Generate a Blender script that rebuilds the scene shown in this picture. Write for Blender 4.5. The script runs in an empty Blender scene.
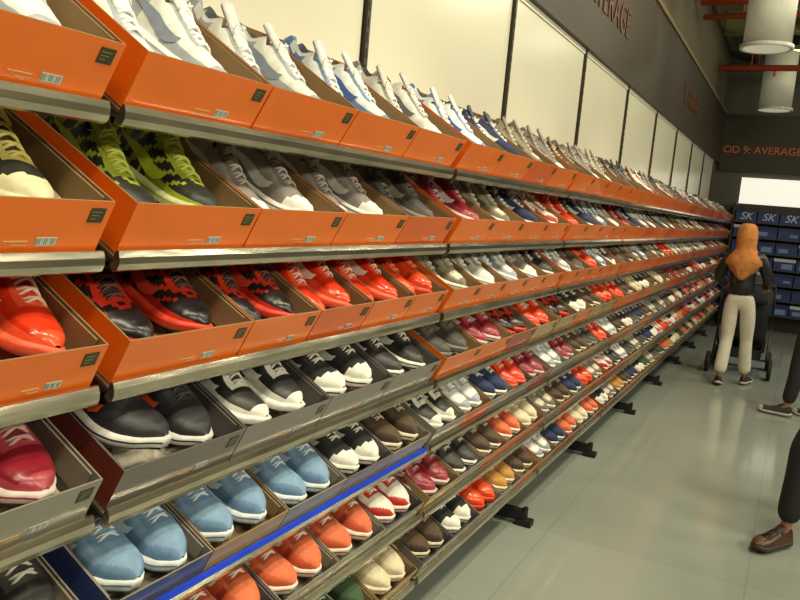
import bpy, bmesh, math, random
from mathutils import Vector, Matrix, Euler
random.seed(7)
scene = bpy.context.scene
COL = scene.collection
try:
    scene.view_settings.view_transform = 'Standard'
except Exception:
    pass

# ---------------------------------------------------------------- materials
def lin(c):
    out = []
    for v in c:
        v = v / 255.0
        out.append(v / 12.92 if v <= 0.04045 else ((v + 0.055) / 1.055) ** 2.4)
    return out
MATS = {}
def mat(name, rgb, rough=0.5, metal=0.0, var=0.12, scale=30.0, emit=0.0, spec=0.5, alpha=1.0, trans=0.0, bump=0.0, coat=0.0, stretch=None):
    if name in MATS:
        return MATS[name]
    m = bpy.data.materials.new(name)
    m.use_nodes = True
    nt = m.node_tree
    b = nt.nodes["Principled BSDF"]
    c = lin(rgb)
    tc = nt.nodes.new("ShaderNodeTexCoord")
    n = nt.nodes.new("ShaderNodeTexNoise")
    n.inputs["Scale"].default_value = scale
    n.inputs["Detail"].default_value = 2
    if stretch:
        mp = nt.nodes.new("ShaderNodeMapping"); mp.inputs["Scale"].default_value = stretch
        nt.links.new(tc.outputs["Object"], mp.inputs["Vector"]); nt.links.new(mp.outputs["Vector"], n.inputs["Vector"])
    else:
        nt.links.new(tc.outputs["Object"], n.inputs["Vector"])
    r = nt.nodes.new("ShaderNodeValToRGB")
    r.color_ramp.elements[0].position = 0.3
    r.color_ramp.elements[1].position = 0.7
    r.color_ramp.elements[0].color = [x * (1 - var) for x in c] + [1]
    r.color_ramp.elements[1].color = [min(1, x * (1 + var)) for x in c] + [1]
    nt.links.new(n.outputs["Fac"], r.inputs["Fac"])
    nt.links.new(r.outputs["Color"], b.inputs["Base Color"])
    b.inputs["Roughness"].default_value = rough
    b.inputs["Metallic"].default_value = metal
    b.inputs["Specular IOR Level"].default_value = spec
    b.inputs["Alpha"].default_value = alpha
    b.inputs["Transmission Weight"].default_value = trans
    b.inputs["Coat Weight"].default_value = coat
    if emit:
        b.inputs["Emission Color"].default_value = c + [1]
        b.inputs["Emission Strength"].default_value = emit
    if bump:
        bp = nt.nodes.new("ShaderNodeBump")
        bp.inputs["Strength"].default_value = bump
        bp.inputs["Distance"].default_value = 0.004
        nt.links.new(n.outputs["Fac"], bp.inputs["Height"])
        nt.links.new(bp.outputs["Normal"], b.inputs["Normal"])
    MATS[name] = m
    return m

# ---------------------------------------------------------------- helpers
def new_mesh(name, verts, faces, mats, fmats=None, smooth=False):
    me = bpy.data.meshes.new(name)
    me.from_pydata([tuple(v) for v in verts], [], faces)
    for m in (mats if isinstance(mats, (list, tuple)) else [mats]):
        me.materials.append(m)
    if fmats:
        me.polygons.foreach_set("material_index", fmats)
    if smooth:
        me.polygons.foreach_set("use_smooth", [True] * len(me.polygons))
    me.update()
    return me
def add(name, me, parent=None, M=None, **props):
    o = bpy.data.objects.new(name, me)
    COL.objects.link(o)
    if parent is not None:
        o.parent = parent
    if M is not None:
        o.matrix_local = M
    for k, v in props.items():
        o[k] = v
    return o
def boxg(x0, x1, y0, y1, z0, z1):
    v = [(x0,y0,z0),(x1,y0,z0),(x1,y1,z0),(x0,y1,z0),(x0,y0,z1),(x1,y0,z1),(x1,y1,z1),(x0,y1,z1)]
    f = [(0,3,2,1),(4,5,6,7),(0,1,5,4),(1,2,6,5),(2,3,7,6),(3,0,4,7)]
    return v, f
class G:
    """geometry collector"""
    def __init__(s): s.v=[]; s.f=[]; s.m=[]
    def add(s, v, f, m=0, M=None):
        k=len(s.v)
        s.v += [tuple(M @ Vector(p)) for p in v] if M is not None else [tuple(p) for p in v]
        s.f += [tuple(i+k for i in q) for q in f]
        s.m += (list(m) if isinstance(m,(list,tuple)) else [m]*len(f))
    def box(s,x0,x1,y0,y1,z0,z1,m=0,M=None): s.add(*boxg(x0,x1,y0,y1,z0,z1),m,M)
    def tube(s, pts, r, n=8, m=0, cap=True):
        pts=[Vector(p) for p in pts]
        rs = r if isinstance(r,(list,tuple)) else [r]*len(pts)
        v=[];f=[]
        up=Vector((0,0,1))
        for i,p in enumerate(pts):
            d=(pts[min(i+1,len(pts)-1)]-pts[max(i-1,0)]).normalized()
            a = d.cross(up)
            if a.length<0.05: a=d.cross(Vector((1,0,0)))
            a.normalize(); b=d.cross(a).normalized()
            for k in range(n):
                t=2*math.pi*k/n
                v.append(p+a*math.cos(t)*rs[i]+b*math.sin(t)*rs[i])
        for i in range(len(pts)-1):
            for k in range(n):
                k2=(k+1)%n
                f.append((i*n+k,i*n+k2,(i+1)*n+k2,(i+1)*n+k))
        if cap:
            f.append(tuple(range(n))[::-1]); f.append(tuple((len(pts)-1)*n+k for k in range(n)))
        s.add(v,f,m)
    def lathe(s, prof, n=24, m=0, M=None, close=False):
        v=[];f=[]
        for (r,z) in prof:
            for k in range(n):
                t=2*math.pi*k/n; v.append((r*math.cos(t),r*math.sin(t),z))
        L=len(prof)
        for i in range(L if close else L-1):
            j=(i+1)%L
            for k in range(n):
                k2=(k+1)%n; f.append((i*n+k,i*n+k2,j*n+k2,j*n+k))
        s.add(v,f,m,M)
    def extr(s, prof, x0, x1, ms=0):
        """extrude closed (y,z) profile along x"""
        n=len(prof); v=[(x0,y,z) for y,z in prof]+[(x1,y,z) for y,z in prof]
        f=[(i,(i+1)%n,(i+1)%n+n,i+n) for i in range(n)]+[tuple(range(n))[::-1],tuple(range(n,2*n))]
        s.add(v,f,ms if isinstance(ms,int) else list(ms)+[0,0])
    def mesh(s,name,mats,smooth=False): return new_mesh(name,s.v,s.f,mats,s.m,smooth)
def interp(keys,t):
    if t<=keys[0][0]: return keys[0][1]
    for (a,va),(b,vb) in zip(keys,keys[1:]):
        if t<=b:
            k=(t-a)/(b-a); k=k*k*(3-2*k)*0.5+k*0.5
            return va+(vb-va)*k
    return keys[-1][1]
def sstep(a,b,x):
    x=max(0,min(1,(x-a)/(b-a))); return x*x*(3-2*x)

# ---------------------------------------------------------------- camera
CH = 1.55
yaw, pitch, roll, fpx = math.radians(26.9), math.radians(7.44), math.radians(5.1), 768.0
F = Vector((-math.sin(yaw)*math.cos(pitch), math.cos(yaw)*math.cos(pitch), -math.sin(pitch)))
R0 = Vector((math.cos(yaw), math.sin(yaw), 0)); U0 = R0.cross(F)
R = R0*math.cos(roll)+U0*math.sin(roll); U = -R0*math.sin(roll)+U0*math.cos(roll)
cam = bpy.data.cameras.new("camera"); cam.sensor_width=36; cam.lens=fpx/800*36; cam.clip_start=0.05
co = bpy.data.objects.new("camera", cam); COL.objects.link(co)
Mc = Matrix((R,U,-F)).transposed().to_4x4(); Mc.translation=(0,0,CH)
co.matrix_world = Mc
scene.camera = co

# ---------------------------------------------------------------- room
FX=-1.0; WX=-1.37; YB=13.6; S0=0.893; BAY=1.35; NB=9; ZC=4.6
def floor_mat():
    m=bpy.data.materials.new("floor_tile"); m.use_nodes=True; nt=m.node_tree; b=nt.nodes["Principled BSDF"]
    tc=nt.nodes.new("ShaderNodeTexCoord"); br=nt.nodes.new("ShaderNodeTexBrick")
    br.offset=0.0; br.inputs["Scale"].default_value=1.0
    br.inputs["Brick Width"].default_value=0.9; br.inputs["Row Height"].default_value=0.9
    br.inputs["Mortar Size"].default_value=0.0025
    br.inputs["Color1"].default_value=lin((162,169,160))+[1]; br.inputs["Color2"].default_value=lin((157,164,155))+[1]
    br.inputs["Mortar"].default_value=lin((142,149,140))+[1]
    nt.links.new(tc.outputs["Object"],br.inputs["Vector"])
    n=nt.nodes.new("ShaderNodeTexNoise"); n.inputs["Scale"].default_value=1.6; n.inputs["Detail"].default_value=6
    nt.links.new(tc.outputs["Object"],n.inputs["Vector"])
    mx=nt.nodes.new("ShaderNodeMixRGB"); mx.blend_type='MULTIPLY'; mx.inputs[0].default_value=0.3
    nt.links.new(br.outputs["Color"],mx.inputs[1]); nt.links.new(n.outputs["Fac"],mx.inputs[2])
    nt.links.new(mx.outputs[0],b.inputs["Base Color"])
    b.inputs["Roughness"].default_value=0.12
    return m
def slab(name,x0,x1,y0,y1,z0,z1,m,**p):
    g=G(); g.box(x0,x1,y0,y1,z0,z1); return add(name,g.mesh(name,m),**p)
M_wall=mat("wall_paint",(96,88,70),0.7,var=0.05,scale=3)
M_dark=mat("dark_fascia",(50,42,28),0.5,var=0.08,scale=4)
M_ceil=mat("ceiling_paint",(150,146,98),0.9,var=0.2,scale=2)
slab("floor",-1.5,5,-3,YB+.2,-0.1,0,floor_mat(),kind="structure")
slab("ceiling",-1.5,5,-3,YB+.2,ZC,ZC+.1,M_ceil,kind="structure")
slab("wall_west",-1.5,WX,-3,YB,0,ZC,M_wall,kind="structure")
slab("wall_north",WX,5,YB,YB+.15,0,ZC,mat("back_wall_paint",(88,88,78),0.8,var=.05,scale=3),kind="structure")
slab("wall_east",5,5.15,-3,YB,0,ZC,mat("pale_wall",(150,146,126),0.8,var=.05),kind="structure")
slab("wall_south",-1.36,5,-3.15,-3,0,ZC,mat("pale_wall2",(150,146,128),0.8,var=.05),kind="structure")
slab("trim_1",WX,WX+.05,-1,YB,2.585,3.36,M_dark,kind="structure")
slab("trim_2",WX+.05,5,YB-.06,YB,2.47,3.36,M_dark,kind="structure")
slab("trim_3",WX,WX+.07,-1,YB-.06,3.36,3.40,mat("fascia_edge",(120,104,70),0.5),kind="structure")
slab("baseboard_west",WX,WX+.02,-1,YB,0,.12,mat("baseboard",(50,46,40),.5),kind="structure")

# lettering
def text_obj(name,body,size,M,m,**p):
    cu=bpy.data.curves.new(name,'FONT'); cu.body=body; cu.size=size; cu.extrude=0.004; cu.align_x='LEFT'
    o=bpy.data.objects.new("tmp",cu); COL.objects.link(o)
    dg=bpy.context.evaluated_depsgraph_get(); me=bpy.data.meshes.new_from_object(o.evaluated_get(dg))
    bpy.data.objects.remove(o)
    me.materials.clear(); me.materials.append(m)
    for pl in me.polygons: pl.material_index=0
    me.name=name
    return add(name,me,None,M,**p)
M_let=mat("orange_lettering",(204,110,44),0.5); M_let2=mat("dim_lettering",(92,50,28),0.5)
MW=Matrix(((0,0,1,0),(1,0,0,0),(0,1,0,0),(0,0,0,1)))   # text x->+Y, y->+Z, normal +X
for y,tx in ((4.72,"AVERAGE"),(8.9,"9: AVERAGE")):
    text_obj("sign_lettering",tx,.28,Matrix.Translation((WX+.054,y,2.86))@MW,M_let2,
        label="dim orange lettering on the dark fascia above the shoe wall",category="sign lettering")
MN=Matrix(((1,0,0,0),(0,0,-1,0),(0,1,0,0),(0,0,0,1)))
text_obj("sign_lettering","OD 9: AVERAGE",.16,Matrix.Translation((-1.29,YB-.066,2.76))@MN,M_let,
    label="orange lettering on the dark fascia above the blue boxes",category="sign lettering")

# wall panels and uprights
M_panel=mat("white_panel",(204,201,182),0.25,var=.03,scale=2)
M_up=mat("upright_steel",(58,52,44),0.45,metal=.4)
for k in range(-1,NB):
    y0=S0+k*BAY
    g=G(); g.box(WX,WX+.012,y0+.018,y0+BAY-.018,1.72,2.575); g.box(WX,WX+.02,y0+.018,y0+BAY-.018,2.555,2.583)
    add("wall_panel",g.mesh("wall_panel",M_panel),label="plain white glossy panel on the wall above the shoe shelves",category="wall panel",group="white wall panels")
for k in range(-1,NB+1):
    y0=S0+k*BAY
    g=G(); g.box(WX,WX+.028,y0-.011,y0+.011,0,2.585)
    for j in range(48):
        z=.1+j*.05; g.box(WX+.0275,WX+.0305,y0-.004,y0+.004,z,z+.03)
    g2=G(); g2.box(WX+.03,FX-.02,y0-.02,y0+.02,0.02,.075); g2.box(FX-.06,FX+.02,y0-.03,y0+.03,0,.03); g2.tube([(FX-.02,y0,0),(FX-.02,y0,.09)],.014,8)
    root=add("shelf_upright",g.mesh("shelf_upright",M_up),label="dark slotted steel upright carrying the shoe shelves",category="shelf upright",group="shelf uprights")
    add("foot",g2.mesh("foot",mat("black_foot",(22,22,22),.5)),root)

# ---------------------------------------------------------------- shelves
TILTS=[math.radians(32)]+[math.radians(28)]*6
ROWZ=[1.657,1.42,1.197,.973,.75,.518,.285]
def frame(y,r,x=FX):
    return Matrix.Translation((x,y,ROWZ[r]))@Matrix.Rotation(math.pi/2,4,'Z')@Matrix.Rotation(TILTS[r],4,'X')
M_shelf=mat("brushed_shelf_metal",(150,138,114),0.3,metal=.8,var=.06,scale=20)
M_lipb=mat("blue_tint_edge",(30,60,190),0.25,var=.1)
M_lip=mat("steel_lip",(208,200,180),0.17,metal=.95,var=.25,scale=6,bump=.2,stretch=(1,6,6))
Lh=BAY-.03
shelf_me=[]
LIPP=[(-.006,.011),(-.011,.012),(-.019,.004),(-.024,-.006),(-.024,-.018),(-.018,-.025),(-.006,-.022)]
for r in range(7):
    g=G(); g.box(-Lh/2,Lh/2,-.008,.345,-.008,-.002); a=g.mesh("shelf_board",M_shelf)
    g=G(); g.extr(LIPP,-Lh/2,Lh/2,0)
    b=g.mesh("front_lip",[M_lip])
    g=G(); g.extr(LIPP,-Lh/2,Lh/2,[1,1,0,0,0,0,0])
    b2=g.mesh("front_lip",[M_lip,M_lipb])
    bk=[]
    for sx in (-Lh/2,Lh/2-.004):
        g=G()
        v=[(sx,-.01,-.008),(sx,.345,-.008),(sx,.345,-.075),(sx,.02,-.03)]; v+= [(x+.004,y,z) for x,y,z in v]
        g.add(v,[(0,1,2,3),(7,6,5,4),(0,4,5,1),(1,5,6,2),(2,6,7,3),(3,7,4,0)])
        bk.append(g.mesh("bracket",M_up))
    shelf_me.append((a,b,b2,bk))
for k in range(-1,NB):
    for r in range(7):
        a,b,b2,bk=shelf_me[r]
        blue=(r==4 and k<1)
        o=add("display_shelf",a,None,frame(S0+(k+.5)*BAY,r),label="slanted steel shelf with a thin blue strip on its edge" if blue else "slanted brushed steel shelf holding open shoe boxes",category="shelf",group="slanted shelves on the shoe wall")
        add("front_lip",b2 if blue else b,o)
        for c in bk: add("bracket",c,o)

# ---------------------------------------------------------------- shoes
KW=[(0,.010),(.025,.024),(.08,.033),(.3,.034),(.5,.041),(.68,.049),(.8,.047),(.9,.037),(.965,.022),(1,.006)]
KC=[(0,0),(.3,-.003),(.7,.004),(1,-.008)]
STY={
 'runner':dict(h=[(0,.045),(.04,.068),(.12,.064),(.25,.052),(.36,.07),(.42,.072),(.55,.058),(.7,.043),(.85,.033),(.95,.022),(1,.006)],sole=[(0,.034),(.3,.03),(.7,.022),(1,.02)],fl=.006),
 'canvas':dict(h=[(0,.045),(.04,.062),(.12,.058),(.25,.048),(.36,.062),(.42,.064),(.55,.052),(.7,.043),(.85,.037),(.95,.026),(1,.008)],sole=[(0,.026),(1,.024)],fl=.004)}
L0=.285
def bot(t): return .014*max(0,(t-.72)/.28)**2+.006*max(0,(.12-t)/.12)**2
def section(st,side,t,M):
    w=interp(KW,t); c=interp(KC,t)*side; h=interp(STY[st]['h'],t); z0=bot(t)+interp(STY[st]['sole'],t)-.003
    o=sstep(.05,.085,t)*(1-sstep(.355,.395,t))
    pts=[]
    for i in range(M):
        u=-1+2*i/(M-1); a=abs(u); sg=1 if u>=0 else -1
        ph=a*math.pi/2
        pk=.85 if t>.7 else (.98 if t<.55 else .98-.13*(t-.55)/.15)
        xc=w*math.sin(ph)**pk; zc=h*math.cos(ph)**.75 if a<.999 else 0
        if a>.5:
            k=(1-a)/.5; xo=w*(1-.26*k**1.6); zo=h*k**.85
        elif a>.3:
            k=(.5-a)/.2; xo=w*(.74-.16*k); zo=h*(1.03-.85*k)
        else:
            xo=w*.58*a/.3; zo=h*.17
        pts.append((c+sg*(xc*(1-o)+xo*o), L0*(1-t), z0+zc*(1-o)+zo*o))
    return pts,o
def side_pt(st,side,t,zr,sg,off=.0018):
    h=interp(STY[st]['h'],t); z0=bot(t)+interp(STY[st]['sole'],t)-.003
    pts,_=section(st,side,t,41); z=z0+zr*h
    half=pts[:21] if sg<0 else pts[:19:-1]
    x=half[0][0]
    for p,q in zip(half,half[1:]):
        if p[2]<=z<=q[2]+1e-9:
            k=(z-p[2])/max(1e-6,q[2]-p[2]); x=p[0]+(q[0]-p[0])*k; break
    return (x+sg*off,L0*(1-t),z+off*.4)
def pattern(pat,tm,um,st):
    if .38<tm<.70 and um<.24: return 3
    if .385<tm<.74 and um<.46: return 1
    if tm<.12: return 1
    if pat=='mud':
        if um>.80 and tm>.55: return 1
        if tm>.93: return 1
        if tm>.80 and um<.62: return 2
        if .2<tm<.3 and um>.6: return 1
    elif pat=='web':
        if .12<tm<.80 and ((tm*9+um*2.2)%1)<.34: return 1
        if um>.86 and tm>.5: return 1
        if tm>.86: return 2
    elif pat=='cap':
        if tm>.87-.06*um: return 2
    elif pat=='moc':
        if tm>.72 and um<.58: return 2
        if .71<tm<.76: return 1
    elif pat=='fox':
        if tm>.60 and um>.70-.5*max(0,tm-.8)/.2: return 1
        if .12<tm<.35 and um>.5: return 2
    else:
        if tm>.88: return 2
    return 0
def shoe_parts(st,side,N,M,detail=True,pat='plain'):
    ts=[ (i/(N-1)) for i in range(N)]
    out={}
    vs=[];os=[]
    for t in ts:
        p,o=section(st,side,t,M); vs+=p; os.append(o)
    fu=[];mu=[];fl=[];
    for i in range(N-1):
        tm=(ts[i]+ts[i+1])/2; om=(os[i]+os[i+1])/2
        for j in range(M-1):
            um=abs(-1+2*(j+.5)/(M-1)); q=(i*M+j,i*M+j+1,(i+1)*M+j+1,(i+1)*M+j)
            if om>.5 and um<.5: fl.append(q); continue
            fu.append(q); mu.append(pattern(pat,tm,um,st))
    out['upper']=(vs,fu,mu); out['lining']=(vs,fl,[0]*len(fl))
    v=[];f=[];m=[]
    fw=STY[st]['fl']
    ext=lambda t:interp(KW,t)+fw
    prof=((-.85,0),(-1,.2),(-1.03,.5),(-1.03,.66),(-.94,1),(.94,1),(1.03,.66),(1.03,.5),(1,.2),(.85,0))
    K=len(prof)
    for i,t in enumerate(ts):
        w=ext(t); c=interp(KC,t)*side; b=bot(t); hh=interp(STY[st]['sole'],t); y=L0*(1-t)+(fw if t==0 else (-fw if t==1 else 0))
        for (a,z) in prof:
            v.append((c+a*w,y,b+z*hh))
    for i in range(N-1):
        for j in range(K):
            j2=(j+1)%K; f.append((i*K+j,(i+1)*K+j,(i+1)*K+j2,i*K+j2)); m.append(1 if j in(0,8,9) else (2 if j in(2,6) else 0))
    f.append(tuple(range(K))); m.append(0); f.append(tuple((N-1)*K+k for k in range(K))[::-1]); m.append(0)
    out['sole']=(v,f,m)
    v=[];f=[]
    rows=((.27,.026),(.31,.020),(.36,.013),(.42,.004),(.5,.003),(.6,.002))
    for t,dz in rows:
        h=interp(STY[st]['h'],max(t,.38)); z0=bot(t)+interp(STY[st]['sole'],t)
        for j in range(5):
            a=-1+j/2; v.append((interp(KC,t)*side+a*.021,L0*(1-t),z0+h+dz-.006*a*a-.002))
    n=len(v); v+=[(x,y,z-.007) for x,y,z in v]
    R_=len(rows)
    for i in range(R_-1):
        for j in range(4):
            q=(i*5+j,i*5+j+1,(i+1)*5+j+1,(i+1)*5+j); f.append(q); f.append(tuple(k+n for k in q[::-1]))
    for i in range(R_-1):
        f.append((i*5,(i+1)*5,(i+1)*5+n,i*5+n)); f.append((i*5+4,i*5+4+n,(i+1)*5+4+n,(i+1)*5+4))
    f.append((0,1,2,3,4,4+n,3+n,2+n,1+n,n))
    out['tongue']=(v,f,[0]*len(f))
    g=G()
    nl=6 if detail else 3
    for k in range(nl):
        t=.41+.29*k/(nl-1)
        for d in ((-1,1) if detail else (1,)):
            pts=[]
            for a in (-1,-.5,0,.5,1):
                tt=t+d*a*.016; h=interp(STY[st]['h'],tt); z0=bot(tt)+interp(STY[st]['sole'],tt)
                pts.append((interp(KC,tt)*side+a*.021,L0*(1-tt),z0+h+.0015-.010*a*a))
            g.tube(pts,.0030,5 if detail else 3)
    if detail:
        z=interp(STY[st]['h'],.41)+interp(STY[st]['sole'],.41)
        for sg in (-1,1):
            y=L0*.59
            pts=[(0,y,z+.004)]
            for k in range(1,9):
                a=k/8*math.pi*1.1; pts.append((sg*.017*math.sin(a),y-.016*(1-math.cos(a))*.5,z+.003-.009*math.sin(a)))
            g.tube(pts,.0022,5)
            g.tube([(0,y,z+.004),(sg*.012,y-.012,z-.001),(sg*.024,y-.022,z-.013)],.002,5)
    out['laces']=(g.v,g.f,g.m)
    key=[(.08,.82,.0),(.2,.68,.0026),(.32,.52,.0055),(.43,.38,.008),(.52,.31,.0095),(.585,.32,.0095),(.635,.44,.006),(.66,.64,.0)]
    for sg in (-1,1):
        v=[];f=[]
        P=[(t*L0,zr*.055,wd) for t,zr,wd in key]
        for i,(a,b,wd) in enumerate(P):
            a0,b0,_=P[max(0,i-1)]; a1,b1,_=P[min(len(P)-1,i+1)]
            d=Vector((a1-a0,b1-b0)).normalized(); nn=Vector((-d.y,d.x))
            for s_ in (1,-1):
                aa=a+nn.x*wd*s_; bb=b+nn.y*wd*s_
                v.append(side_pt(st,side,aa/L0,max(.04,min(.9,bb/.055)),sg))
        for i in range(len(P)-1):
            q=(2*i,2*i+1,2*i+3,2*i+2); f.append(q if sg>0 else q[::-1])
        out['side_logo' if sg<0 else 'side_logo2']=(v,f,[0]*len(f))
    return out

# variant: style, base, accent, toe, tongue, sole, outsole, laces, logo, lining, description, pattern, roughness
V={
 'white':('runner',(222,220,214),(160,164,172),(232,230,224),(210,210,208),(232,232,228),(170,172,176),(236,236,232),(130,138,154),(110,110,116),'white leather running shoe with grey trim','mud',.4),
 'whitegrey':('runner',(196,192,186),(130,126,124),(226,224,218),(180,176,170),(226,224,218),(120,116,114),(226,222,214),(90,88,90),(90,86,84),'pale grey running shoe with white toe','cap',.5),
 'whiteblue':('runner',(216,218,218),(96,128,172),(228,228,224),(200,204,208),(230,230,226),(96,120,160),(232,232,228),(60,92,156),(90,100,120),'white running shoe with pale blue trim','mud',.45),
 'lime':('runner',(34,34,28),(150,160,44),(38,38,32),(170,178,50),(200,200,150),(40,40,40),(196,200,90),(196,204,50),(40,40,40),'black and lime yellow running shoe','web',.5),
 'yellow':('runner',(34,32,26),(206,192,110),(210,202,164),(60,55,40),(210,202,172),(40,40,40),(216,202,110),(220,202,90),(40,36,30),'black running shoe with pale yellow toe','cap',.5),
 'greywhite':('runner',(132,124,118),(108,100,96),(228,224,218),(116,108,104),(230,226,220),(150,140,134),(170,160,152),(212,208,200),(70,64,60),'grey suede running shoe with white toe','cap',.7),
 'charcoal':('runner',(56,50,46),(84,76,70),(64,58,56),(50,46,44),(120,112,104),(40,38,36),(110,102,96),(150,142,130),(30,28,26),'dark charcoal running shoe','mud',.6),
 'maroon':('runner',(122,22,36),(160,60,70),(130,26,40),(90,20,28),(206,190,184),(60,20,24),(200,150,150),(226,206,206),(40,16,18),'dark red running shoe with pale trim','mud',.3),
 'blackred':('runner',(36,29,28),(190,44,26),(28,24,24),(40,30,30),(206,58,32),(24,22,22),(90,40,34),(214,70,40),(30,24,24),'black running shoe with red panels','web',.3),
 'red':('runner',(204,46,22),(228,80,44),(214,56,28),(200,44,22),(220,96,64),(190,40,24),(232,190,170),(240,220,206),(60,24,20),'bright red running shoe with white laces','mud',.2),
 'orangered':('canvas',(214,66,30),(190,52,24),(224,80,40),(200,60,30),(206,60,30),(60,30,20),(232,120,80),(240,180,150),(70,28,20),'orange-red casual shoe','moc',.22),
 'greytan':('runner',(150,140,122),(120,110,94),(206,198,178),(130,120,104),(222,216,200),(110,100,90),(200,190,170),(90,80,70),(80,70,60),'grey and tan running shoe','mud',.6),
 'blackorange':('runner',(34,32,36),(50,47,54),(34,32,36),(40,38,42),(206,202,198),(30,28,28),(60,54,54),(226,84,40),(130,40,24),'black running shoe with orange check logo','plain',.5),
 'blackwhite':('runner',(30,28,28),(60,56,54),(40,38,36),(30,30,30),(228,224,214),(50,46,44),(210,204,194),(230,226,218),(34,30,30),'black running shoe with white sole','mud',.45),
 'blackwhitepanel':('runner',(32,30,30),(218,214,204),(36,34,34),(30,30,30),(228,224,214),(50,46,44),(210,204,194),(230,226,218),(34,30,30),'black running shoe with white panels','mud',.45),
 'lightblue':('canvas',(118,148,178),(98,130,164),(134,162,190),(112,142,172),(216,220,220),(120,140,160),(206,216,224),(206,216,226),(62,84,108),'light blue canvas shoe with white sole','fox',.8),
 'brown':('canvas',(84,64,46),(62,46,34),(96,74,54),(78,58,42),(220,208,180),(90,70,50),(196,180,146),(214,200,170),(48,36,26),'dark brown canvas shoe with cream sole','fox',.8),
 'coral':('canvas',(202,88,50),(170,66,38),(212,106,66),(190,80,48),(226,216,200),(160,80,50),(232,220,206),(240,228,214),(120,50,34),'coral orange canvas shoe with cream sole','moc',.75),
 'green':('canvas',(58,84,50),(44,66,40),(66,92,56),(54,78,46),(216,214,196),(60,70,50),(206,206,186),(200,206,180),(30,40,28),'green canvas shoe with cream sole','fox',.8),
 'navy':('canvas',(38,50,86),(30,40,70),(44,58,96),(36,46,80),(228,222,208),(60,60,70),(222,220,212),(226,222,214),(24,28,44),'navy blue canvas shoe with white sole','fox',.8),
 'whitered':('canvas',(220,214,202),(190,50,40),(228,222,210),(206,196,186),(232,226,214),(170,50,40),(236,230,220),(192,50,40),(150,44,36),'white casual shoe with red trim','fox',.5),
 'cream':('canvas',(200,184,150),(174,154,118),(216,202,170),(190,172,136),(228,218,196),(150,130,100),(226,216,196),(150,120,84),(120,100,74),'cream coloured casual shoe','moc',.7),
 'gold':('canvas',(172,120,50),(146,96,40),(184,134,64),(156,108,46),(226,212,180),(110,80,40),(222,208,176),(230,216,180),(80,56,30),'ochre suede shoe with cream sole','cap',.8),
 'blackwhitecap':('canvas',(32,30,30),(44,42,40),(226,222,212),(30,28,28),(228,222,210),(150,50,40),(226,220,208),(226,222,212),(70,66,60),'black canvas shoe with white toe cap','cap',.8),
 'blackgrey':('canvas',(36,34,34),(96,90,84),(46,44,42),(80,74,68),(150,142,130),(30,28,26),(170,160,146),(190,180,164),(60,54,48),'black canvas shoe with grey trim','fox',.7),
}
def vm(vn,key,rgb,r=.55): return mat("shoe_%s_%s"%(vn,key),rgb,(V[vn][12] if key in('base','accent','toe') and len(V[vn])>12 else r),var=.12,scale=50,bump=.25)
SLOTS={'upper':('base','accent','toe','tongue'),'lining':('lining',),'sole':('sole','outsole','accent'),'tongue':('tongue',),'laces':('laces',),'side_logo':('logo',),'side_logo2':('logo',)}
IDX={'base':1,'accent':2,'toe':3,'tongue':4,'sole':5,'outsole':6,'laces':7,'logo':8,'lining':9}
PARTG={}
def partgeo(d,side,res):
    k=(d[0],side,res,d[11])
    if k not in PARTG:
        N,M,dt={'hi':(40,29,True),'mid':(24,17,True),'lo':(12,9,False)}[res]
        PARTG[k]=shoe_parts(d[0],side,N,M,dt,d[11])
    return PARTG[k]
PM={}
def clean(v,f):
    used=sorted({i for q in f for i in q}); mp={a:b for b,a in enumerate(used)}
    return [v[i] for i in used],[tuple(mp[i] for i in q) for q in f]
NOLOGO=('brown','green','gold','orangered')
def shoe_part_meshes(vn,side):
    k=(vn,side)
    if k not in PM:
        d=V[vn]; g=partgeo(d,side,'hi'); out={}
        for p,(v,f,m) in g.items():
            if p[:9]=='side_logo' and vn in NOLOGO: continue
            v2,f2=clean(v,f)
            out[p]=new_mesh("shoe_"+p,v2,f2,[vm(vn,s,d[IDX[s]]) for s in SLOTS[p]],m,True)
        PM[k]=out
    return PM[k]
ALLK=list(IDX)
SM={}
def shoe_flat(vn,side,res):
    d=V[vn]; g=G()
    for p,(v,f,m) in partgeo(d,side,res).items():
        if res=='lo' and p in('side_logo','side_logo2','tongue'): continue
        v2,f2=clean(v,f)
        g.add(v2,f2,[ALLK.index(SLOTS[p][i]) for i in m])
    return g
def shoe_single_mesh(vn,side):
    k=(vn,side)
    if k not in SM:
        g=shoe_flat(vn,side,'mid'); SM[k]=g.mesh("shoe",[vm(vn,s,V[vn][IDX[s]]) for s in ALLK],True)
    return SM[k]

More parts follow.
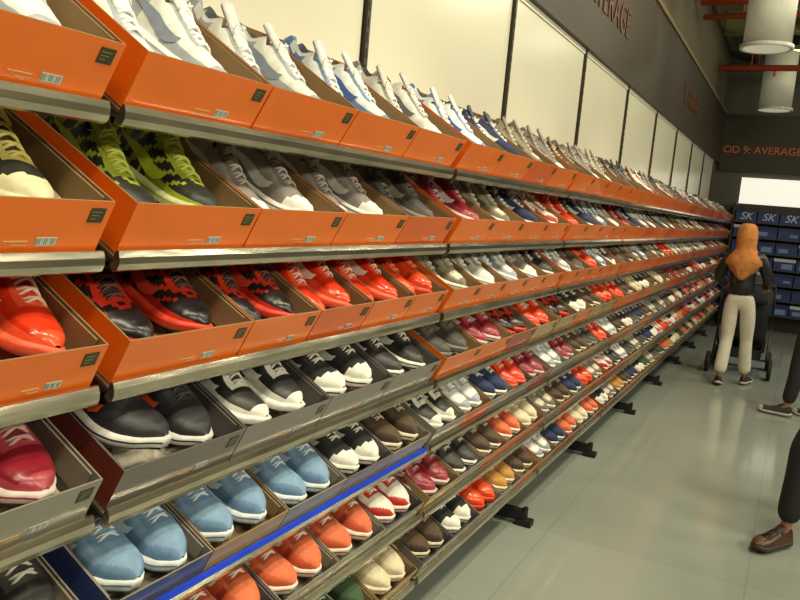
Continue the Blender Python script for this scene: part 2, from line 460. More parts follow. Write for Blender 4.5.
# ---------------------------------------------------------------- boxes
BOXC={'orange':((226,108,22),(138,108,72),'orange cardboard shoe box'),
 'deeporange':((210,90,22),(130,100,66),'deep orange cardboard shoe box'),
 'silver':((140,132,128),(84,78,78),'silver grey cardboard shoe box'),
 'silverred':((118,110,108),(84,78,78),'silver and red cardboard shoe box'),
 'tan':((172,140,90),(130,106,72),'tan cardboard shoe box'),
 'greybox':((140,136,126),(126,118,104),'grey cardboard shoe box'),
 'bluebox':((48,66,122),(126,118,106),'blue cardboard shoe box'),
 'redbox':((156,56,36),(128,102,76),'red cardboard shoe box')}
def box_geo(W,D,H,red=False):
    t=.003; g=G(); x=W/2
    g.add([(-x,0,0),(x,0,0),(x,D,0),(-x,D,0),(-x,0,H),(x,0,H),(x,D,H),(-x,D,H),
           (-x+t,t,t),(x-t,t,t),(x-t,D-t,t),(-x+t,D-t,t),(-x+t,t,H),(x-t,t,H),(x-t,D-t,H),(-x+t,D-t,H)],
      [(0,3,2,1),(0,1,5,4),(1,2,6,5),(2,3,7,6),(3,0,4,7),
       (8,9,10,11),(8,12,13,9),(9,13,14,10),(10,14,15,11),(11,15,12,8),
       (4,5,13,12),(5,6,14,13),(6,7,15,14),(7,4,12,15)],[0]*4+[2 if red else 0]+[1]*5+[1]*4)
    for sx in (-1,1):
        g.box(sx*(x-.007)-.002,sx*(x-.007)+.002,.02,D-.02,H*.35,H-.004,1)
    return g
BMESH={}
def bmats(c):
    l=[mat("card_"+c,BOXC[c][0],.3,var=.06,scale=9,metal=.25 if 'silver' in c else 0,coat=.25),mat("cardin_"+c,BOXC[c][1],.8,var=.08,scale=14)]
    if c=='silverred': l.append(mat("card_side_red",(112,44,36),.4))
    return l
def box_mesh(c,W,D,H):
    k=(c,round(W,3),H)
    if k not in BMESH: BMESH[k]=box_geo(W,D,H,c=='silverred').mesh("shoe_box",bmats(c))
    return BMESH[k]
M_lab1=mat("label_dark",(50,50,28),.4); M_lab2=mat("label_pale_blue",(170,176,166),.4); M_ink=mat("label_ink",(190,150,100),.5)
LM={}
def label_meshes(W,H):
    k=(round(W,3),H)
    if k not in LM:
        g=G(); g.box(W/2-.040,W/2-.012,-.0012,-.0002,H-.038,H-.012,0)
        for j in range(3): g.box(W/2-.037,W/2-.018-.004*j,-.0016,-.0012,H-.020-.006*j,H-.0185-.006*j,1)
        a=g.mesh("size_label",[M_lab1,mat("gold_ink",(120,108,52),.5)])
        g=G(); g.box(W*.14,W*.25,-.0012,-.0002,.018,.032,0)
        for j in range(8): 
            if j%3!=2: g.box(W*.145+j*W*.0125,W*.145+j*W*.0125+.0014,-.0016,-.0012,.020,.030,1)
        g.box(-W*.02,W*.1,-.0012,-.0002,.024,.026,2); g.box(W*.02,W*.1,-.0012,-.0002,.018,.0195,2)
        b=g.mesh("barcode_sticker",[M_lab2,mat("bar_ink",(96,110,120),.5),M_ink])
        LM[k]=(a,b)
    return LM[k]

NPER=[4,4,5,4,5,5,5]
HB=[.104,.098,.092,.09,.064,.062,.062]
WSET={2:[.33,.25,.25,.25,.23]}
SEQ={0:['white','white','whiteblue','whitegrey','whiteblue','navy','greytan','greywhite'],
 1:['lime','greywhite','greywhite','charcoal','maroon','greytan','navy','whitered'],
 2:['blackred','blackred','red','red','orangered','greytan','whitegrey','white','greywhite','blackwhite'],
 3:['blackorange','blackwhitepanel','blackwhitecap','blackwhite','charcoal','maroon','blackred','red'],
 4:['lightblue','lightblue','lightblue','blackwhitecap','brown','blackwhitepanel','white','navy','red','maroon'],
 5:['navy','coral','coral','coral','whitered','maroon','blackwhite','brown','coral','cream'],
 6:['brown','green','blackgrey','green','cream','brown','blackwhitecap','orangered','gold','brown']}
LEFT={0:['white','greywhite'],1:['yellow','yellow'],2:['red','blackred'],3:['maroon','charcoal'],4:['blackwhite','blackwhite'],5:['navy','brown'],6:['brown','green']}
POOL=[['white','greywhite','navy','charcoal','greytan','whitered','whiteblue','brown','whitegrey'],
 ['greywhite','white','maroon','charcoal','greytan','navy','red','whiteblue','lime','whitegrey','brown'],
 ['white','greytan','red','orangered','charcoal','cream','blackwhitepanel','whiteblue','whitegrey','brown'],
 ['maroon','red','blackred','blackwhite','charcoal','orangered','gold','cream','blackwhitecap','whitegrey','blackgrey','brown'],
 ['red','maroon','brown','white','blackwhitepanel','cream','gold','coral','blackwhitecap','greytan','blackgrey','navy'],
 ['navy','coral','blackwhite','white','brown','cream','orangered','gold','whitered','greytan','blackgrey','blackwhitecap'],
 ['brown','cream','white','blackwhitecap','green','gold','coral','navy','greytan','blackgrey']]
slots=[]
for k in range(-1,NB):
    for r in range(7):
        n=NPER[r]
        ws=[(BAY-.04)/n]*n
        if k==0 and r in WSET: ws=WSET[r]
        acc=0; last=None
        for j in range(n):
            Wp=ws[j]; y=S0+k*BAY+.02+acc+Wp/2; acc+=Wp
            if k==-1 and j<n-2: continue
            if k==-1: vn=LEFT[r][n-1-j]
            else:
                q=k*n+j
                if q<len(SEQ[r]): vn=SEQ[r][q]
                else:
                    vn=random.choice(POOL[r])
                    while vn==last: vn=random.choice(POOL[r])
                last=vn
            if r<3: c='orange' if random.random()<(.9 if k<3 else .8) else 'deeporange'
            elif r==3: c=('silver' if k<1 else random.choice(['orange','deeporange','orange','tan','redbox']))
            else: c=random.choice(['tan','greybox','greybox','tan','orange','deeporange','redbox','silver'] if k>=1 else ['silver','greybox','greybox','tan'])
            if k==-1 and r==3: c='greybox'
            if k==0 and r==3 and j==0: c='silverred'
            if r==4 and k==0 and j<1: c='bluebox'
            slots.append((math.hypot(y,ROWZ[r]-CH),r,k,j,y,Wp-.005,vn,c))
slots.sort(key=lambda s:s[0])
farB=G(); farBm=[]; farS=G(); farSm=[]
def midx(lst,m):
    if m not in lst: lst.append(m)
    return lst.index(m)
GRPB="open shoe boxes on the slanted wall shelves"; GRPS="shoes displayed in open boxes on the wall shelves"
M_tis=mat("tissue_paper",(206,198,176),.8,bump=.5,scale=40)
Rx=lambda d:Matrix.Rotation(math.radians(d),4,'X'); Ry=lambda d:Matrix.Rotation(math.radians(d),4,'Y'); Rz=lambda d:Matrix.Rotation(math.radians(d),4,'Z'); T=lambda x,y,z:Matrix.Translation((x,y,z))
D=.338
for n,(dist,r,k,j,y,W,vn,c) in enumerate(slots):
    H=HB[r]; MB=frame(y,r)
    if n<300:
        o=add("shoe_box",box_mesh(c,W,D,H),None,MB,label="open %s tilted forward on a shelf"%BOXC[c][2],category="shoe box",group=GRPB)
        if n<110 and r<4:
            a,b=label_meshes(W,H); add("size_label",a,o); add("barcode_sticker",b,o,label="small pale barcode sticker")
    else:
        g=box_geo(W,D,H); ms=[midx(farBm,m) for m in bmats(c)]
        farB.add(g.v,g.f,[ms[i] for i in g.m],MB)
    rnd=random.Random(n*13+r)
    if r<4 and n<60:
        g=G(); nx,ny=11,13; vv=[];ff=[]
        for a in range(nx):
            for b in range(ny):
                edge=max(abs(a/(nx-1)-.5),abs(b/(ny-1)-.5))*2
                vv.append((-W/2+.012+(W-.024)*a/(nx-1),.012+(D-.024)*b/(ny-1),.014+rnd.uniform(-.008,.010)+(.030*max(0,edge-.7)/.3 if r<2 else 0)))
        for a in range(nx-1):
            for b in range(ny-1): ff.append((a*ny+b,(a+1)*ny+b,(a+1)*ny+b+1,a*ny+b+1))
        g.add(vv,ff)
        add("tissue_paper",g.mesh("tissue_paper",M_tis),None,MB,label="crumpled pale tissue paper lining an open shoe box",category="tissue paper",group="tissue paper in shoe boxes",kind="stuff")
    big=r<4
    sl=1.06 if big else 1.08
    wsc=min(1.24 if r<2 else 1.32,(W/2-.004)/.104)
    zs=1.20 if big else 1.15
    for side in (-1,1):
        u1,u2,u3,u4=[rnd.uniform(-1,1) for _ in range(4)]
        S_=Matrix.Diagonal((wsc,sl,zs,1))
        if vn=='blackorange' and side==-1:
            Ms=MB@T(-W*.19,.026,.070)@Rx(-4)@Rz(14)@Ry(10)@S_
        elif vn=='blackorange':
            Ms=MB@T(W*.27,.026,.034)@Rx(-5)@Rz(6)@Ry(4)@S_
        elif r<3 and side==-1:
            Ms=MB@T(-W*.26,.030+.005*u2,.014)@Rx(-1+u3)@Rz(4+u4*3)@Ry(9+u1*5)@S_
        elif r<3:
            Ms=MB@T(W*.20+u1*.004,.024+.004*u2,.034)@Rx(-6+u3*2)@Rz(5+u4*3)@Ry(13+u1*5)@S_
        elif big:
            Ms=MB@T(side*W*.24+u1*.002,.022+.004*u2,.036)@Rx(-6+u3*1.2)@Rz(3+u4*4)@Ry(9+u1*4)@S_
        else:
            Ms=MB@T(side*W*.245+u1*.002,.018+.005*u2,.018)@Rx(-5+u3*1.5)@Rz(1+u4*4)@Ry(4+u1*4)@S_
        lab=V[vn][10]+" in an open box"
        if n<48:
            root=bpy.data.objects.new("shoe",None); root.empty_display_size=.05; COL.objects.link(root); root.matrix_world=Ms
            root["label"]=lab; root["category"]="shoe"; root["group"]=GRPS
            for p,me in shoe_part_meshes(vn,side).items(): add(p.rstrip('2'),me,root)
        elif n<150:
            add("shoe",shoe_single_mesh(vn,side),None,Ms,label=lab,category="shoe",group=GRPS)
        else:
            g=shoe_flat(vn,side,'lo'); ms=[midx(farSm,vm(vn,s,V[vn][IDX[s]])) for s in ALLK]
            farS.add(g.v,g.f,[ms[i] for i in g.m],Ms)
if farB.v: add("shoe_box",farB.mesh("shoe_box_rows",farBm),kind="stuff",label="rows of open shoe boxes at the end of the wall",category="shoe box",group=GRPB)
add("shoe",farS.mesh("shoe_rows",farSm,True),kind="stuff",label="rows of assorted shoes in open boxes along the shelves",category="shoe",group=GRPS)

# ---------------------------------------------------------------- back wall display
slab("light_box",-.95,1.6,YB-.07,YB-.005,1.97,2.38,mat("lit_white",(240,238,225),.5,emit=.8),label="bright white illuminated panel above the blue boxes",category="light panel")
M_bb=mat("blue_card",(34,52,112),.4,var=.2,scale=14); M_bl=mat("blue_lid",(22,32,80),.4,var=.1); M_bw=mat("sk_white",(186,196,220),.5)
g=G(); 
for sx in (-.97,1.0): g.box(sx-.015,sx+.015,YB-.4,YB,0,1.97)
g.box(-.955,.985,YB-.02,YB,0,1.97)
root=add("shelving_unit",g.mesh("shelving_unit",M_up),label="dark shelving unit filled with blue shoe boxes",category="shelving unit")
cu=bpy.data.curves.new("sk",'FONT'); cu.body="SK"; cu.size=.16; cu.align_x='CENTER'; cu.shear=.3; cu.extrude=.002
o=bpy.data.objects.new("tmp",cu); COL.objects.link(o)
skme=bpy.data.meshes.new_from_object(o.evaluated_get(bpy.context.evaluated_depsgraph_get())); bpy.data.objects.remove(o)
skme.materials.clear(); skme.materials.append(M_bw)
g=G(); g.box(-.15,.15,0,.33,0,.13,0); g.box(-.153,.153,-.004,.333,.13,.175,1)
bbm=g.mesh("blue_shoe_box",[M_bb,M_bl])
g=G(); g.box(-.15,.15,0,.33,0,.13,0); g.box(-.153,.153,-.004,.333,.13,.175,1)
bbw=g.mesh("white_lid_shoe_box",[M_bb,mat("white_lid",(190,196,206),.4)])
stk=[]
for (x0,x1,z0,z1) in ((-.11,.02,.03,.09),(.02,.12,.04,.08),(-.04,.11,.02,.10)):
    g=G(); g.box(x0,x1,-.0015,0,z0,z1,0); stk.append(g.mesh("size_sticker",mat("blue_sticker",(110,136,184),.5)))
for i in range(7):
    z=.28+.235*i
    g=G(); g.box(-.955,.985,YB-.38,YB-.02,z-.02,z); add("shelf",g.mesh("shelf",mat("navy_shelf",(48,52,70),.4)),root)
    for q in range(6):
        wl=(i*5+q*3)%4==1 and i<6
        b=add("shoe_box",bbw if wl else bbm,None,Matrix.Translation((-.79+.318*q,YB-.375,z)),label="closed blue shoe box with white lid on a dark shelf" if wl else "closed blue shoe box on a dark shelving unit",category="shoe box",group="blue shoe boxes on the back shelving")
        if i==6: add("letters",skme,b,Matrix.Translation((0,-.006,.03))@MN)
        else: add("size_sticker",stk[(i+q)%3],b)

# ---------------------------------------------------------------- ceiling services
M_red=mat("red_pipe",(190,80,44),.5); M_duct=mat("duct_metal",(150,148,120),.45,metal=.3); M_wht=mat("pendant_white",(222,220,204),.5,var=.03,emit=.05)
for yy,zz,rr in ((5.5,3.95,.04),(9.2,3.98,.045),(9.55,3.9,.03),(11.6,3.72,.04),(12.9,3.95,.04)):
    g=G(); g.tube([(WX+.06,yy,zz),(4.9,yy,zz)],rr,10); 
    for x in (-.9,0.6,2.2,3.8): g.tube([(x,yy,zz),(x,yy,ZC)],.008,6)
    for x in (-.6,.9,2.4): g.tube([(x,yy,zz-.11),(x,yy,zz)],.016,6)
    add("sprinkler_pipe",g.mesh("sprinkler_pipe",M_red,True),label="red painted sprinkler pipe hung below the ceiling",category="pipe",group="ceiling pipes")
for xx,zz,rr in ((-.95,4.2,.05),(.3,4.15,.035)):
    g=G(); g.tube([(xx,-2.9,zz),(xx,YB-.01,zz)],rr,10)
    for y in range(-2,14,2): g.tube([(xx,y,zz),(xx,y,ZC)],.008,6)
    add("ceiling_pipe",g.mesh("ceiling_pipe",M_duct,True),label="grey metal pipe running along the ceiling",category="pipe",group="ceiling pipes")
for yy in (4.2,7.2,10.2,12.2):
    g=G(); g.box(-1.36,5,yy-.1,yy+.1,4.3,4.32); g.box(-1.36,5,yy-.01,yy+.01,4.32,4.58); g.box(-1.36,5,yy-.1,yy+.1,4.58,4.6)
    add("trim_%d"%(int(yy*10)),g.mesh("beam",mat("beam_paint",(150,146,96),.7)),kind="structure")
g=G(); g.box(-.2,.45,3,YB-.01,4.36,4.56)
for y in range(3,14): g.box(-.22,.47,y-.02,y+.02,4.34,4.6)
add("air_duct",g.mesh("air_duct",M_duct),label="rectangular grey air duct under the ceiling",category="air duct")
for yy in (8.3,10.9,13.0):
    g=G(); g.box(-.8,-.3,yy-.06,yy+.06,4.24,4.30); g.tube([(-.7,yy,4.3),(-.7,yy,ZC)],.006,6); g.tube([(-.4,yy,4.3),(-.4,yy,ZC)],.006,6)
    o=add("ceiling_lamp",g.mesh("ceiling_lamp",M_duct),label="small linear ceiling lamp with yellowish glow",category="ceiling lamp",group="linear ceiling lamps")
    g=G(); g.box(-.79,-.31,yy-.05,yy+.05,4.234,4.2395); add("lamp_diffuser",g.mesh("lamp_diffuser",mat("lamp_glow",(230,220,150),.5,emit=3)),o)
for yy in (0.4,4.2,8.1,12.1):
    g=G(); g.lathe([(.0,.02),(.20,.02),(.21,.0),(.21,.78),(.0,.80)],32)
    r_=add("pendant_lamp",g.mesh("pendant_lamp",M_wht,True),None,Matrix.Translation((-.52 if yy<10 else -.56,yy,3.24)),label="tall white cylindrical pendant lamp hanging from the ceiling",category="pendant lamp",group="cylindrical pendant lamps")
    g=G(); g.lathe([(.205,-.004),(.235,-.004),(.235,.03),(.205,.03)],32,close=True); add("rim",g.mesh("rim",mat("rim_white",(200,200,186),.4),True),r_)
    g=G(); g.lathe([(.0,-.001),(.2,-.001)],32); add("diffuser",g.mesh("diffuser",mat("diffuser_glow",(226,220,196),.5,emit=.35),False),r_)
    g=G(); g.tube([(0,0,.8),(0,0,ZC-3.24)],.012,8); add("cord",g.mesh("cord",M_up),r_)

# ---------------------------------------------------------------- people
def skin(verts,edges,roots,sub=2):
    me=bpy.data.meshes.new("sk"); me.from_pydata([tuple(v[0]) for v in verts],edges,[])
    o=bpy.data.objects.new("sktmp",me); COL.objects.link(o)
    md=o.modifiers.new("s",'SKIN'); md.use_smooth_shade=True; md.branch_smoothing=.5
    for i,v in enumerate(verts):
        r=v[1]; r=(r,r) if not isinstance(r,tuple) else r
        me.skin_vertices[0].data[i].radius=r; me.skin_vertices[0].data[i].use_root=(i in roots)
    s=o.modifiers.new("u",'SUBSURF'); s.levels=sub; s.render_levels=sub
    dg=bpy.context.evaluated_depsgraph_get(); dg.update()
    res=bpy.data.meshes.new_from_object(o.evaluated_get(dg)); bpy.data.objects.remove(o)
    return res
def join_meshes(name,ml,m):
    bm=bmesh.new()
    for x in ml: bm.from_mesh(x)
    me=bpy.data.meshes.new(name); bm.to_mesh(me); bm.free()
    me.materials.clear(); me.materials.append(m)
    for p in me.polygons: p.material_index=0; p.use_smooth=True
    return me
def head_mesh(c,k):
    bm=bmesh.new(); bmesh.ops.create_uvsphere(bm,u_segments=28,v_segments=20,radius=1)
    for v in bm.verts:
        x,y,z=v.co
        wx=.074*(1-.30*max(0,-z)**1.5); dy=.092
        ny=y*dy; 
        if y>0:
            ny-=.012*max(0,-z)
            ny+=.022*math.exp(-(x/.16)**2-((z+.12)/.17)**2)
            ny-=.007*(math.exp(-((abs(x)-.42)/.16)**2-((z-.05)/.12)**2))
            ny+=.006*math.exp(-(x/.28)**2-((z+.42)/.08)**2)
            ny+=.006*math.exp(-(x/.25)**2-((z+.78)/.15)**2)
        v.co=Vector((x*wx,ny,z*.115))*k+c
    for sg in (-1,1):
        r=bmesh.ops.create_uvsphere(bm,u_segments=10,v_segments=8,radius=1)
        for v in r['verts']: v.co=Vector((v.co.x*.010+sg*.074,v.co.y*.018-.006,v.co.z*.03-.004))*k+c
    me=bpy.data.meshes.new("h"); bm.to_mesh(me); bm.free(); return me
def ell(name,c,r,m,parent,seg=12,**p):
    bm=bmesh.new(); bmesh.ops.create_uvsphere(bm,u_segments=seg,v_segments=seg,radius=1)
    for v in bm.verts: v.co=Vector((v.co.x*r[0],v.co.y*r[1],v.co.z*r[2]))+Vector(c)
    me=bpy.data.meshes.new(name); bm.to_mesh(me); bm.free(); me.materials.append(m)
    for q in me.polygons: q.use_smooth=True
    return add(name,me,parent,**p)
M_skin=mat("skin",(150,104,76),.5,var=.05)
def hand_chains(wr,d,nrm,thumb,k,curl):
    d=Vector(d).normalized(); n=Vector(nrm); n=(n-d*n.dot(d)).normalized(); t=Vector(thumb); t=(t-d*t.dot(d)-n*t.dot(n)).normalized()
    vs=[];es=[];roots=[]
    for off,ln in ((.030,.070),(.010,.078),(-.010,.072),(-.029,.056)):
        i=len(vs); roots.append(i)
        p=Vector(wr)+t*off*.45*k; vs.append((p,.013*k)); p=p+d*.045*k+t*off*.3*k; vs.append((p,.0125*k)); p=p+d*.04*k+t*off*.25*k; vs.append((p,.0105*k))
        a=0
        for q,sl in enumerate((.45,.32,.23)):
            a+=curl*(.6+.3*q); dd=d*math.cos(a)+n*math.sin(a); p=p+dd*ln*sl*k; vs.append((p,(.0088-.0008*q)*k))
        es+=[(i+q,i+q+1) for q in range(5)]
    i=len(vs); roots.append(i)
    p=Vector(wr)+t*.015*k+d*.012*k; vs.append((p,.013*k)); p=p+(t*.028+d*.03)*k; vs.append((p,.0115*k)); p=p+(t*.014+d*.028+n*.008)*k; vs.append((p,.0098*k)); p=p+(t*.004+d*.022+n*.012)*k; vs.append((p,.0085*k))
    es+=[(i+q,i+q+1) for q in range(3)]
    return vs,es,roots
def make_person(loc,rotz,H,pose,jacket,trousers,shoe_v,hair_m,label,sk=M_skin,lean=0,hem=.050):
    k=H/1.7
    root=bpy.data.objects.new("person",None); COL.objects.link(root)
    root.matrix_world=Matrix.Translation(loc)@Matrix.Rotation(math.radians(lean),4,'Y')@Matrix.Rotation(rotz,4,'Z')
    root["label"]=label; root["category"]="person"
    P=lambda x,y,z:Vector((x,y,z))*k
    J={n:P(*v) for n,v in pose.items() if isinstance(v,tuple) and n[:2] in('el','wr','kn','an')}
    def body(grow,what):
        vs=[];ix={}
        def a(n,p,r): ix[n]=len(vs); vs.append((p,(r[0]*k+grow,r[1]*k+grow) if isinstance(r,tuple) else r*k+grow)); return n
        es=[]
        def e(*ns):
            for p,q in zip(ns,ns[1:]): es.append((ix[p],ix[q]))
        pel=P(0,0,.95)
        if what in('body','trousers'):
            a('pel',pel,(.125,.095)); 
        else:
            a('pel',P(0,0,.93),(.140,.108))
        if what!='trousers':
            a('wa',P(0,0,1.08),(.112,.085)); a('ch',P(0,.005,1.26),(.135,.098)); a('nb',P(0,-.005,1.41),(.085,.07))
            e('pel','wa','ch','nb')
            if what=='body':
                a('nk',P(0,.0,1.47),.05); a('hd',P(0,.015,1.56),.055); e('nb','nk','hd')
            else:
                a('nk',P(0,0,1.45),.058); e('nb','nk')
            for s_,sx in (('l',-1),('r',1)):
                a('sh'+s_,P(sx*.155,-.005,1.375),.052); a('el'+s_,J['el'+s_],.039)
                w=J['wr'+s_]
                if what!='body': w=J['el'+s_].lerp(w,.93)
                mid=J['el'+s_].lerp(w,.4)
                a('fo'+s_,mid,.036 if what=='body' else .040); a('wr'+s_,w,.024 if what=='body' else .032)
                e('nb','sh'+s_,'el'+s_,'fo'+s_,'wr'+s_)
        else:
            a('tw',P(0,0,1.03),(.115,.088)); e('pel','tw')
        if what!='jacket':
            for s_,sx in (('l',-1),('r',1)):
                kn=J['kn'+s_]; an=J['an'+s_]; hp=P(sx*.085,0,.87)
                a('hp'+s_,hp,.082); a('th'+s_,hp.lerp(kn,.45),.074); a('kn'+s_,kn,.053 if what=='body' else .056); a('ca'+s_,kn.lerp(an,.35)+P(0,-.012,0),.052 if what=='body' else .058)
                a('an'+s_,an if what=='body' else kn.lerp(an,.94),.034 if what=='body' else hem)
                e('pel','hp'+s_,'th'+s_,'kn'+s_,'ca'+s_,'an'+s_)
                if what=='body':
                    f=J['an'+s_]+P(0,.10,-.045); f.z=max(f.z,.03); a('ft'+s_,f,.03); e('an'+s_,'ft'+s_)
        return skin(vs,es,{0})
    ml=[body(-.006,'body')]
    hc=P(0,.02,1.59)
    ml.append(head_mesh(hc,k))
    for s_,sx in (('l',-1),('r',1)):
        w=J['wr'+s_]; d=pose.get('hd'+s_) or tuple(w-J['el'+s_])
        vs,es,rt=hand_chains(w,d,pose.get('hn'+s_,(-sx,0,0)),pose.get('ht'+s_,(0,1,0)),k*1.0,pose.get('curl',.35))
        ml.append(skin(vs,es,set(rt),1))
    add("body",join_meshes("body",ml,sk),root)
    add("trousers",join_meshes("trousers",[body(.010,'trousers')],trousers),root)
    add("jacket",join_meshes("jacket",[body(.018,'jacket')],jacket),root)
    for sg in (-1,1):
        ell("eye",hc+P(sg*.031,.079,.006),(.011*k,.008*k,.007*k),mat("eye_white",(225,220,210),.3),root)
        ell("iris",hc+P(sg*.031,.0855,.006),(.0045*k,.003*k,.0045*k),mat("eye_dark",(36,24,18),.2),root)
        ell("eyebrow",hc+P(sg*.032,.085,.024),(.015*k,.004*k,.003*k),mat("brow",(40,28,22),.8),root)
    ell("mouth",hc+P(0,.088,-.05),(.021*k,.006*k,.006*k),mat("lips",(150,84,76),.5),root)
    bm=bmesh.new(); bmesh.ops.create_uvsphere(bm,u_segments=28,v_segments=20,radius=1)
    kill=[v for v in bm.verts if (v.co.y>.30 and v.co.z<.45) or v.co.z<-.62]
    bmesh.ops.delete(bm,geom=kill,context='VERTS')
    for v in bm.verts:
        x,y,z=v.co; n=1+.03*math.sin(x*17+z*9)*math.cos(y*13); v.co=Vector((x*.083*n,y*.101*n-.004,z*.122+.006))*k+hc
    me=bpy.data.meshes.new("hair"); bm.to_mesh(me); bm.free(); me.materials.append(hair_m)
    for q in me.polygons: q.use_smooth=True
    h=add("hair",me,root); sd=h.modifiers.new("s",'SOLIDIFY'); sd.thickness=.012
    for s_,sx in (('l',-1),('r',1)):
        an=J['an'+s_]; pt=pose.get('foot'+s_,0); yw=pose.get('yaw'+s_,0)
        M=Matrix.Translation((an.x,an.y,an.z))@Matrix.Rotation(yw,4,'Z')@Matrix.Rotation(pt,4,'X')@Matrix.Rotation(math.pi,4,'Z')@Matrix.Translation((0,-.225*k,-.078*k))@Matrix.Diagonal((k*.98,k*.95,k*.95,1))
        add("shoe",shoe_single_mesh(shoe_v,sx),root,M)["label"]=V[shoe_v][10]
    return root,k,hc
M_leather=mat("black_leather",(30,30,34),.35,var=.2,scale=14,bump=.5)
M_whitepants=mat("off_white_denim",(210,204,188),.8,var=.06,scale=20,bump=.3)
M_darkcoat=mat("dark_coat",(26,25,28),.8,bump=.3); M_darkpants=mat("dark_trousers",(30,28,30),.8,bump=.3)
M_hairb=mat("dark_hair",(28,22,18),.6,bump=.5)
V['plimsoll']=('canvas',(52,46,44),(40,36,36),(190,184,172),(60,54,50),(196,190,178),(60,50,40),(150,140,130),(60,50,50),(30,26,26),'dark flat shoe with pale toe','cap',.6)
V['loafer']=('canvas',(72,48,28),(56,38,22),(86,58,34),(60,42,26),(52,38,24),(34,26,18),(50,34,24),(72,48,28),(34,24,18),'brown leather shoe','moc',.4)
PW,k1,hc1=make_person((-.41,8.3,0),math.radians(-4),1.60,
 dict(ell=(-.25,.06,1.13),elr=(.25,.06,1.13),wrl=(-.20,.30,1.06),wrr=(.20,.30,1.06),hdl=(.05,.9,-.2),hdr=(-.05,.9,-.2),hnl=(0,-.2,-1),hnr=(0,-.2,-1),htl=(1,0,0),htr=(-1,0,0),curl=.75,
  knl=(-.09,.0,.49),anl=(-.11,-.16,.10),footl=-.2,knr=(.09,.09,.49),anr=(.10,.13,.085),yawr=-.15,yawl=.15),
 M_leather,M_whitepants,'plimsoll',M_hairb,"person in ochre headscarf, black jacket and off-white trousers pushing a stroller",lean=-1.8,hem=.062)
M_scarf=mat("ochre_scarf",(186,118,58),.85,var=.22,scale=16,bump=.4)
prof=[(.125,.02,.02),(.12,.055,.06),(.095,.078,.091),(.05,.091,.106),(0,.095,.111),(-.05,.094,.108),(-.10,.090,.102),(-.14,.096,.10),(-.18,.125,.112),(-.215,.160,.125),(-.25,.178,.135),(-.29,.178,.138),(-.33,.150,.138),(-.38,.105,.136),(-.43,.06,.13),(-.46,.02,.126)]
v=[];f=[];nA=40
for i,(z,rx,ry) in enumerate(prof):
    for a in range(nA+1):
        op=math.radians(38) if z>-.15 and z<.09 else (math.radians(10) if z>-.30 else math.radians(85))
        th=math.pi/2+op+(2*math.pi-2*op)*a/nA
        fold=1+(.022*math.sin(a*.9+i*.5)+.012*math.sin(a*1.7-i))*min(1,max(0,(-z+.02)*5))
        yy=math.sin(th)*ry*fold-.012-(0.02 if z<-.2 else 0)
        v.append(Vector((math.cos(th)*rx*fold,yy,z))*k1+hc1)
for i in range(len(prof)-1):
    for a in range(nA): f.append((i*(nA+1)+a,i*(nA+1)+a+1,(i+1)*(nA+1)+a+1,(i+1)*(nA+1)+a))
o=add("headscarf",new_mesh("headscarf",v,f,M_scarf,None,True),PW,label="ochre orange headscarf draped over head and shoulders"); sd=o.modifiers.new("s",'SOLIDIFY'); sd.thickness=.006
make_person((.21,7.35,0),math.radians(80),1.68,
 dict(ell=(-.22,-.06,1.12),elr=(.22,-.04,1.12),wrl=(-.19,-.08,.87),wrr=(.22,-.06,.88),
  knl=(-.09,.06,.49),anl=(-.09,.10,.085),knr=(.09,.02,.49),anr=(.09,-.14,.10),footr=-.12),
 M_darkcoat,M_darkpants,'plimsoll',M_hairb,"person in a dark coat and dark trousers standing in the aisle")
make_person((.31,4.42,0),math.radians(125),1.72,
 dict(ell=(-.20,-.16,1.14),elr=(.20,-.10,1.13),wrl=(-.18,-.20,.90),wrr=(.17,-.10,.88),
  knl=(-.085,.24,.52),anl=(-.085,.27,.09),knr=(.085,-.06,.49),anr=(.085,-.38,.17),footr=-.55,yawl=.35),
 M_darkcoat,M_darkpants,'loafer',M_hairb,"person in dark clothes and brown shoes walking across the aisle")

# ---------------------------------------------------------------- stroller
st=bpy.data.objects.new("stroller",None); COL.objects.link(st); st.matrix_world=Matrix.Translation((-.40,8.95,0))
st["label"]="black baby stroller with canopy, pushed by the person in a headscarf"; st["category"]="stroller"
M_blk=mat("stroller_black",(24,24,26),.5); M_fab=mat("stroller_fabric",(30,30,36),.85,bump=.3); M_tyre=mat("tyre",(20,20,20),.7); M_hub=mat("hub_grey",(130,130,130),.4)
g=G()
for sx in (-1,1):
    g.tube([(sx*.27,-.05,.11),(sx*.265,.18,.45),(sx*.26,.0,.75),(sx*.25,-.26,1.0)],.012,8)
    g.tube([(sx*.265,.18,.45),(sx*.25,.55,.11)],.012,8); g.tube([(sx*.268,.05,.25),(sx*.255,.45,.22)],.009,8)
g.tube([(-.29,-.05,.11),(.29,-.05,.11)],.01,8); g.tube([(-.26,.55,.11),(.26,.55,.11)],.01,8)
add("frame",g.mesh("frame",mat("stroller_frame",(60,60,64),.35,metal=.5),True),st)
g=G(); g.tube([(-.25,-.26,1.0),(-.23,-.29,1.015),(.23,-.29,1.015),(.25,-.26,1.0)],.015,10); add("handle",g.mesh("handle",M_blk,True),st)
v=[];f=[]
prof=[(.02,.88),(.10,.66),(.16,.46),(.22,.38),(.42,.40),(.46,.36),(.50,.22)]
for y,z in prof:
    for j in range(7):
        a=-1+j/3; v.append((a*.22,y,z-.03*(1-a*a)))
for i in range(len(prof)-1):
    for j in range(6): f.append((i*7+j,i*7+j+1,(i+1)*7+j+1,(i+1)*7+j))
o=add("seat",new_mesh("seat",v,f,M_fab,None,True),st); o.modifiers.new("s",'SOLIDIFY').thickness=.03
v=[];f=[]
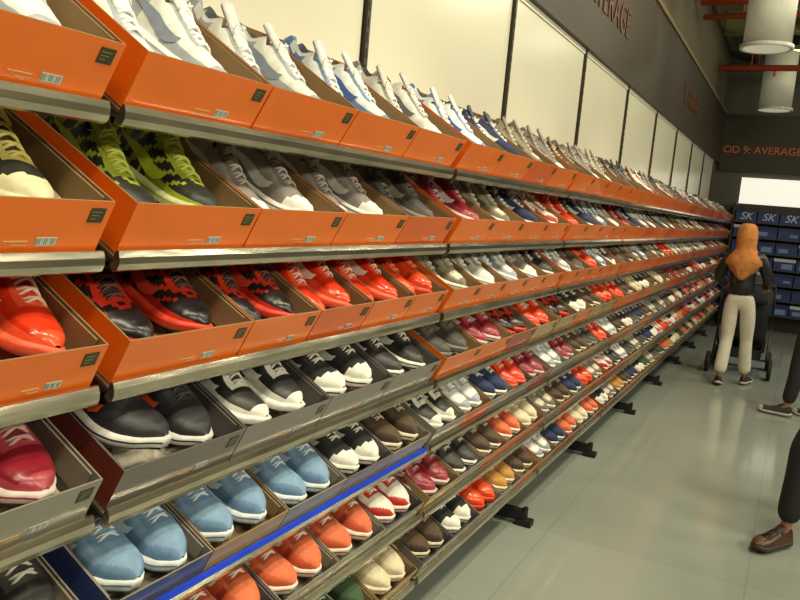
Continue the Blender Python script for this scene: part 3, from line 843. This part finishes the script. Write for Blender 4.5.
for i in range(9):
    a=math.radians(-10+i*14)
    for j in range(9):
        b=math.pi*j/8
        rr=.27*(1+.02*math.cos(i*math.pi))
        v.append((math.cos(b)*.24,.06-rr*math.cos(a)*math.sin(b)*.6+ .05,.80+rr*math.sin(a)*math.sin(b)*.95+.04*math.sin(b)))
for i in range(8):
    for j in range(8): f.append((i*9+j,i*9+j+1,(i+1)*9+j+1,(i+1)*9+j))
o=add("canopy",new_mesh("canopy",v,f,M_fab,None,True),st); o.modifiers.new("s",'SOLIDIFY').thickness=.008
g=G(); g.box(-.2,.2,.05,.44,.18,.185); g.box(-.2,.2,.05,.055,.185,.29); g.box(-.2,.2,.435,.44,.185,.29); g.box(-.2,-.195,.05,.44,.185,.29); g.box(.195,.2,.05,.44,.185,.29)
add("basket",g.mesh("basket",M_fab),st)
gt=G(); gt.lathe([(.080,-.022),(.108,-.019),(.11,0),(.108,.019),(.080,.022)],28,close=True)
gh=G(); gh.lathe([(0,-.02),(.025,-.02),(.027,-.008),(.082,-.006),(.082,.006),(.027,.008),(.025,.02),(0,.02)],20)
tm=gt.mesh("tyre",M_tyre,True); hm=gh.mesh("hub",M_hub)
for (x,y) in ((-.305,-.05),(.305,-.05),(-.28,.55),(.28,.55)):
    w=add("wheel",tm,st,Matrix.Translation((x,y,.11))@Matrix.Rotation(math.pi/2,4,'Y')); add("hub",hm,w)

# ---------------------------------------------------------------- lights
def area(loc,rot,sx,sy,e,c=(1,.93,.67)):
    l=bpy.data.lights.new("ceiling_and_fill_light",'AREA'); l.shape='RECTANGLE'; l.size=sx; l.size_y=sy; l.energy=e; l.color=c
    o=bpy.data.objects.new("ceiling_and_fill_light",l); COL.objects.link(o); o.location=loc; o.rotation_euler=rot
for yy,e in ((-.8,48),(1.6,50),(4.0,48),(6.4,42),(8.8,27),(11.4,12)):
    area((1.0,yy,4.1),(0,math.radians(25),0),.3,.8,e)
for yy,e in ((0.2,70),(3.0,70),(6.0,56),(9.0,30),(12,10)):  # added frontal fill, no ceiling fixture: brightens the downward-tilted box fronts
    area((3.4,yy,3.0),(0,math.radians(66),0),.4,1.4,e,(1,.94,.70))
for i in range(8):
    l=bpy.data.lights.new("track_spot",'SPOT'); l.energy=[120,120,112,94,70,44,28,14][i]; l.spot_size=math.radians(52); l.spot_blend=.85; l.color=(1,.9,.64); l.shadow_soft_size=.03
    o=bpy.data.objects.new("track_spot",l); COL.objects.link(o); o.location=(.25,.6+i*1.7,3.6)
    d=Vector((-1.1,.6+i*1.7,.9))-o.location; o.rotation_euler=d.to_track_quat('-Z','Y').to_euler()
w=bpy.data.worlds.new("world"); scene.world=w; w.use_nodes=True
w.node_tree.nodes["Background"].inputs[0].default_value=(.9,.9,.8,1); w.node_tree.nodes["Background"].inputs[1].default_value=.3
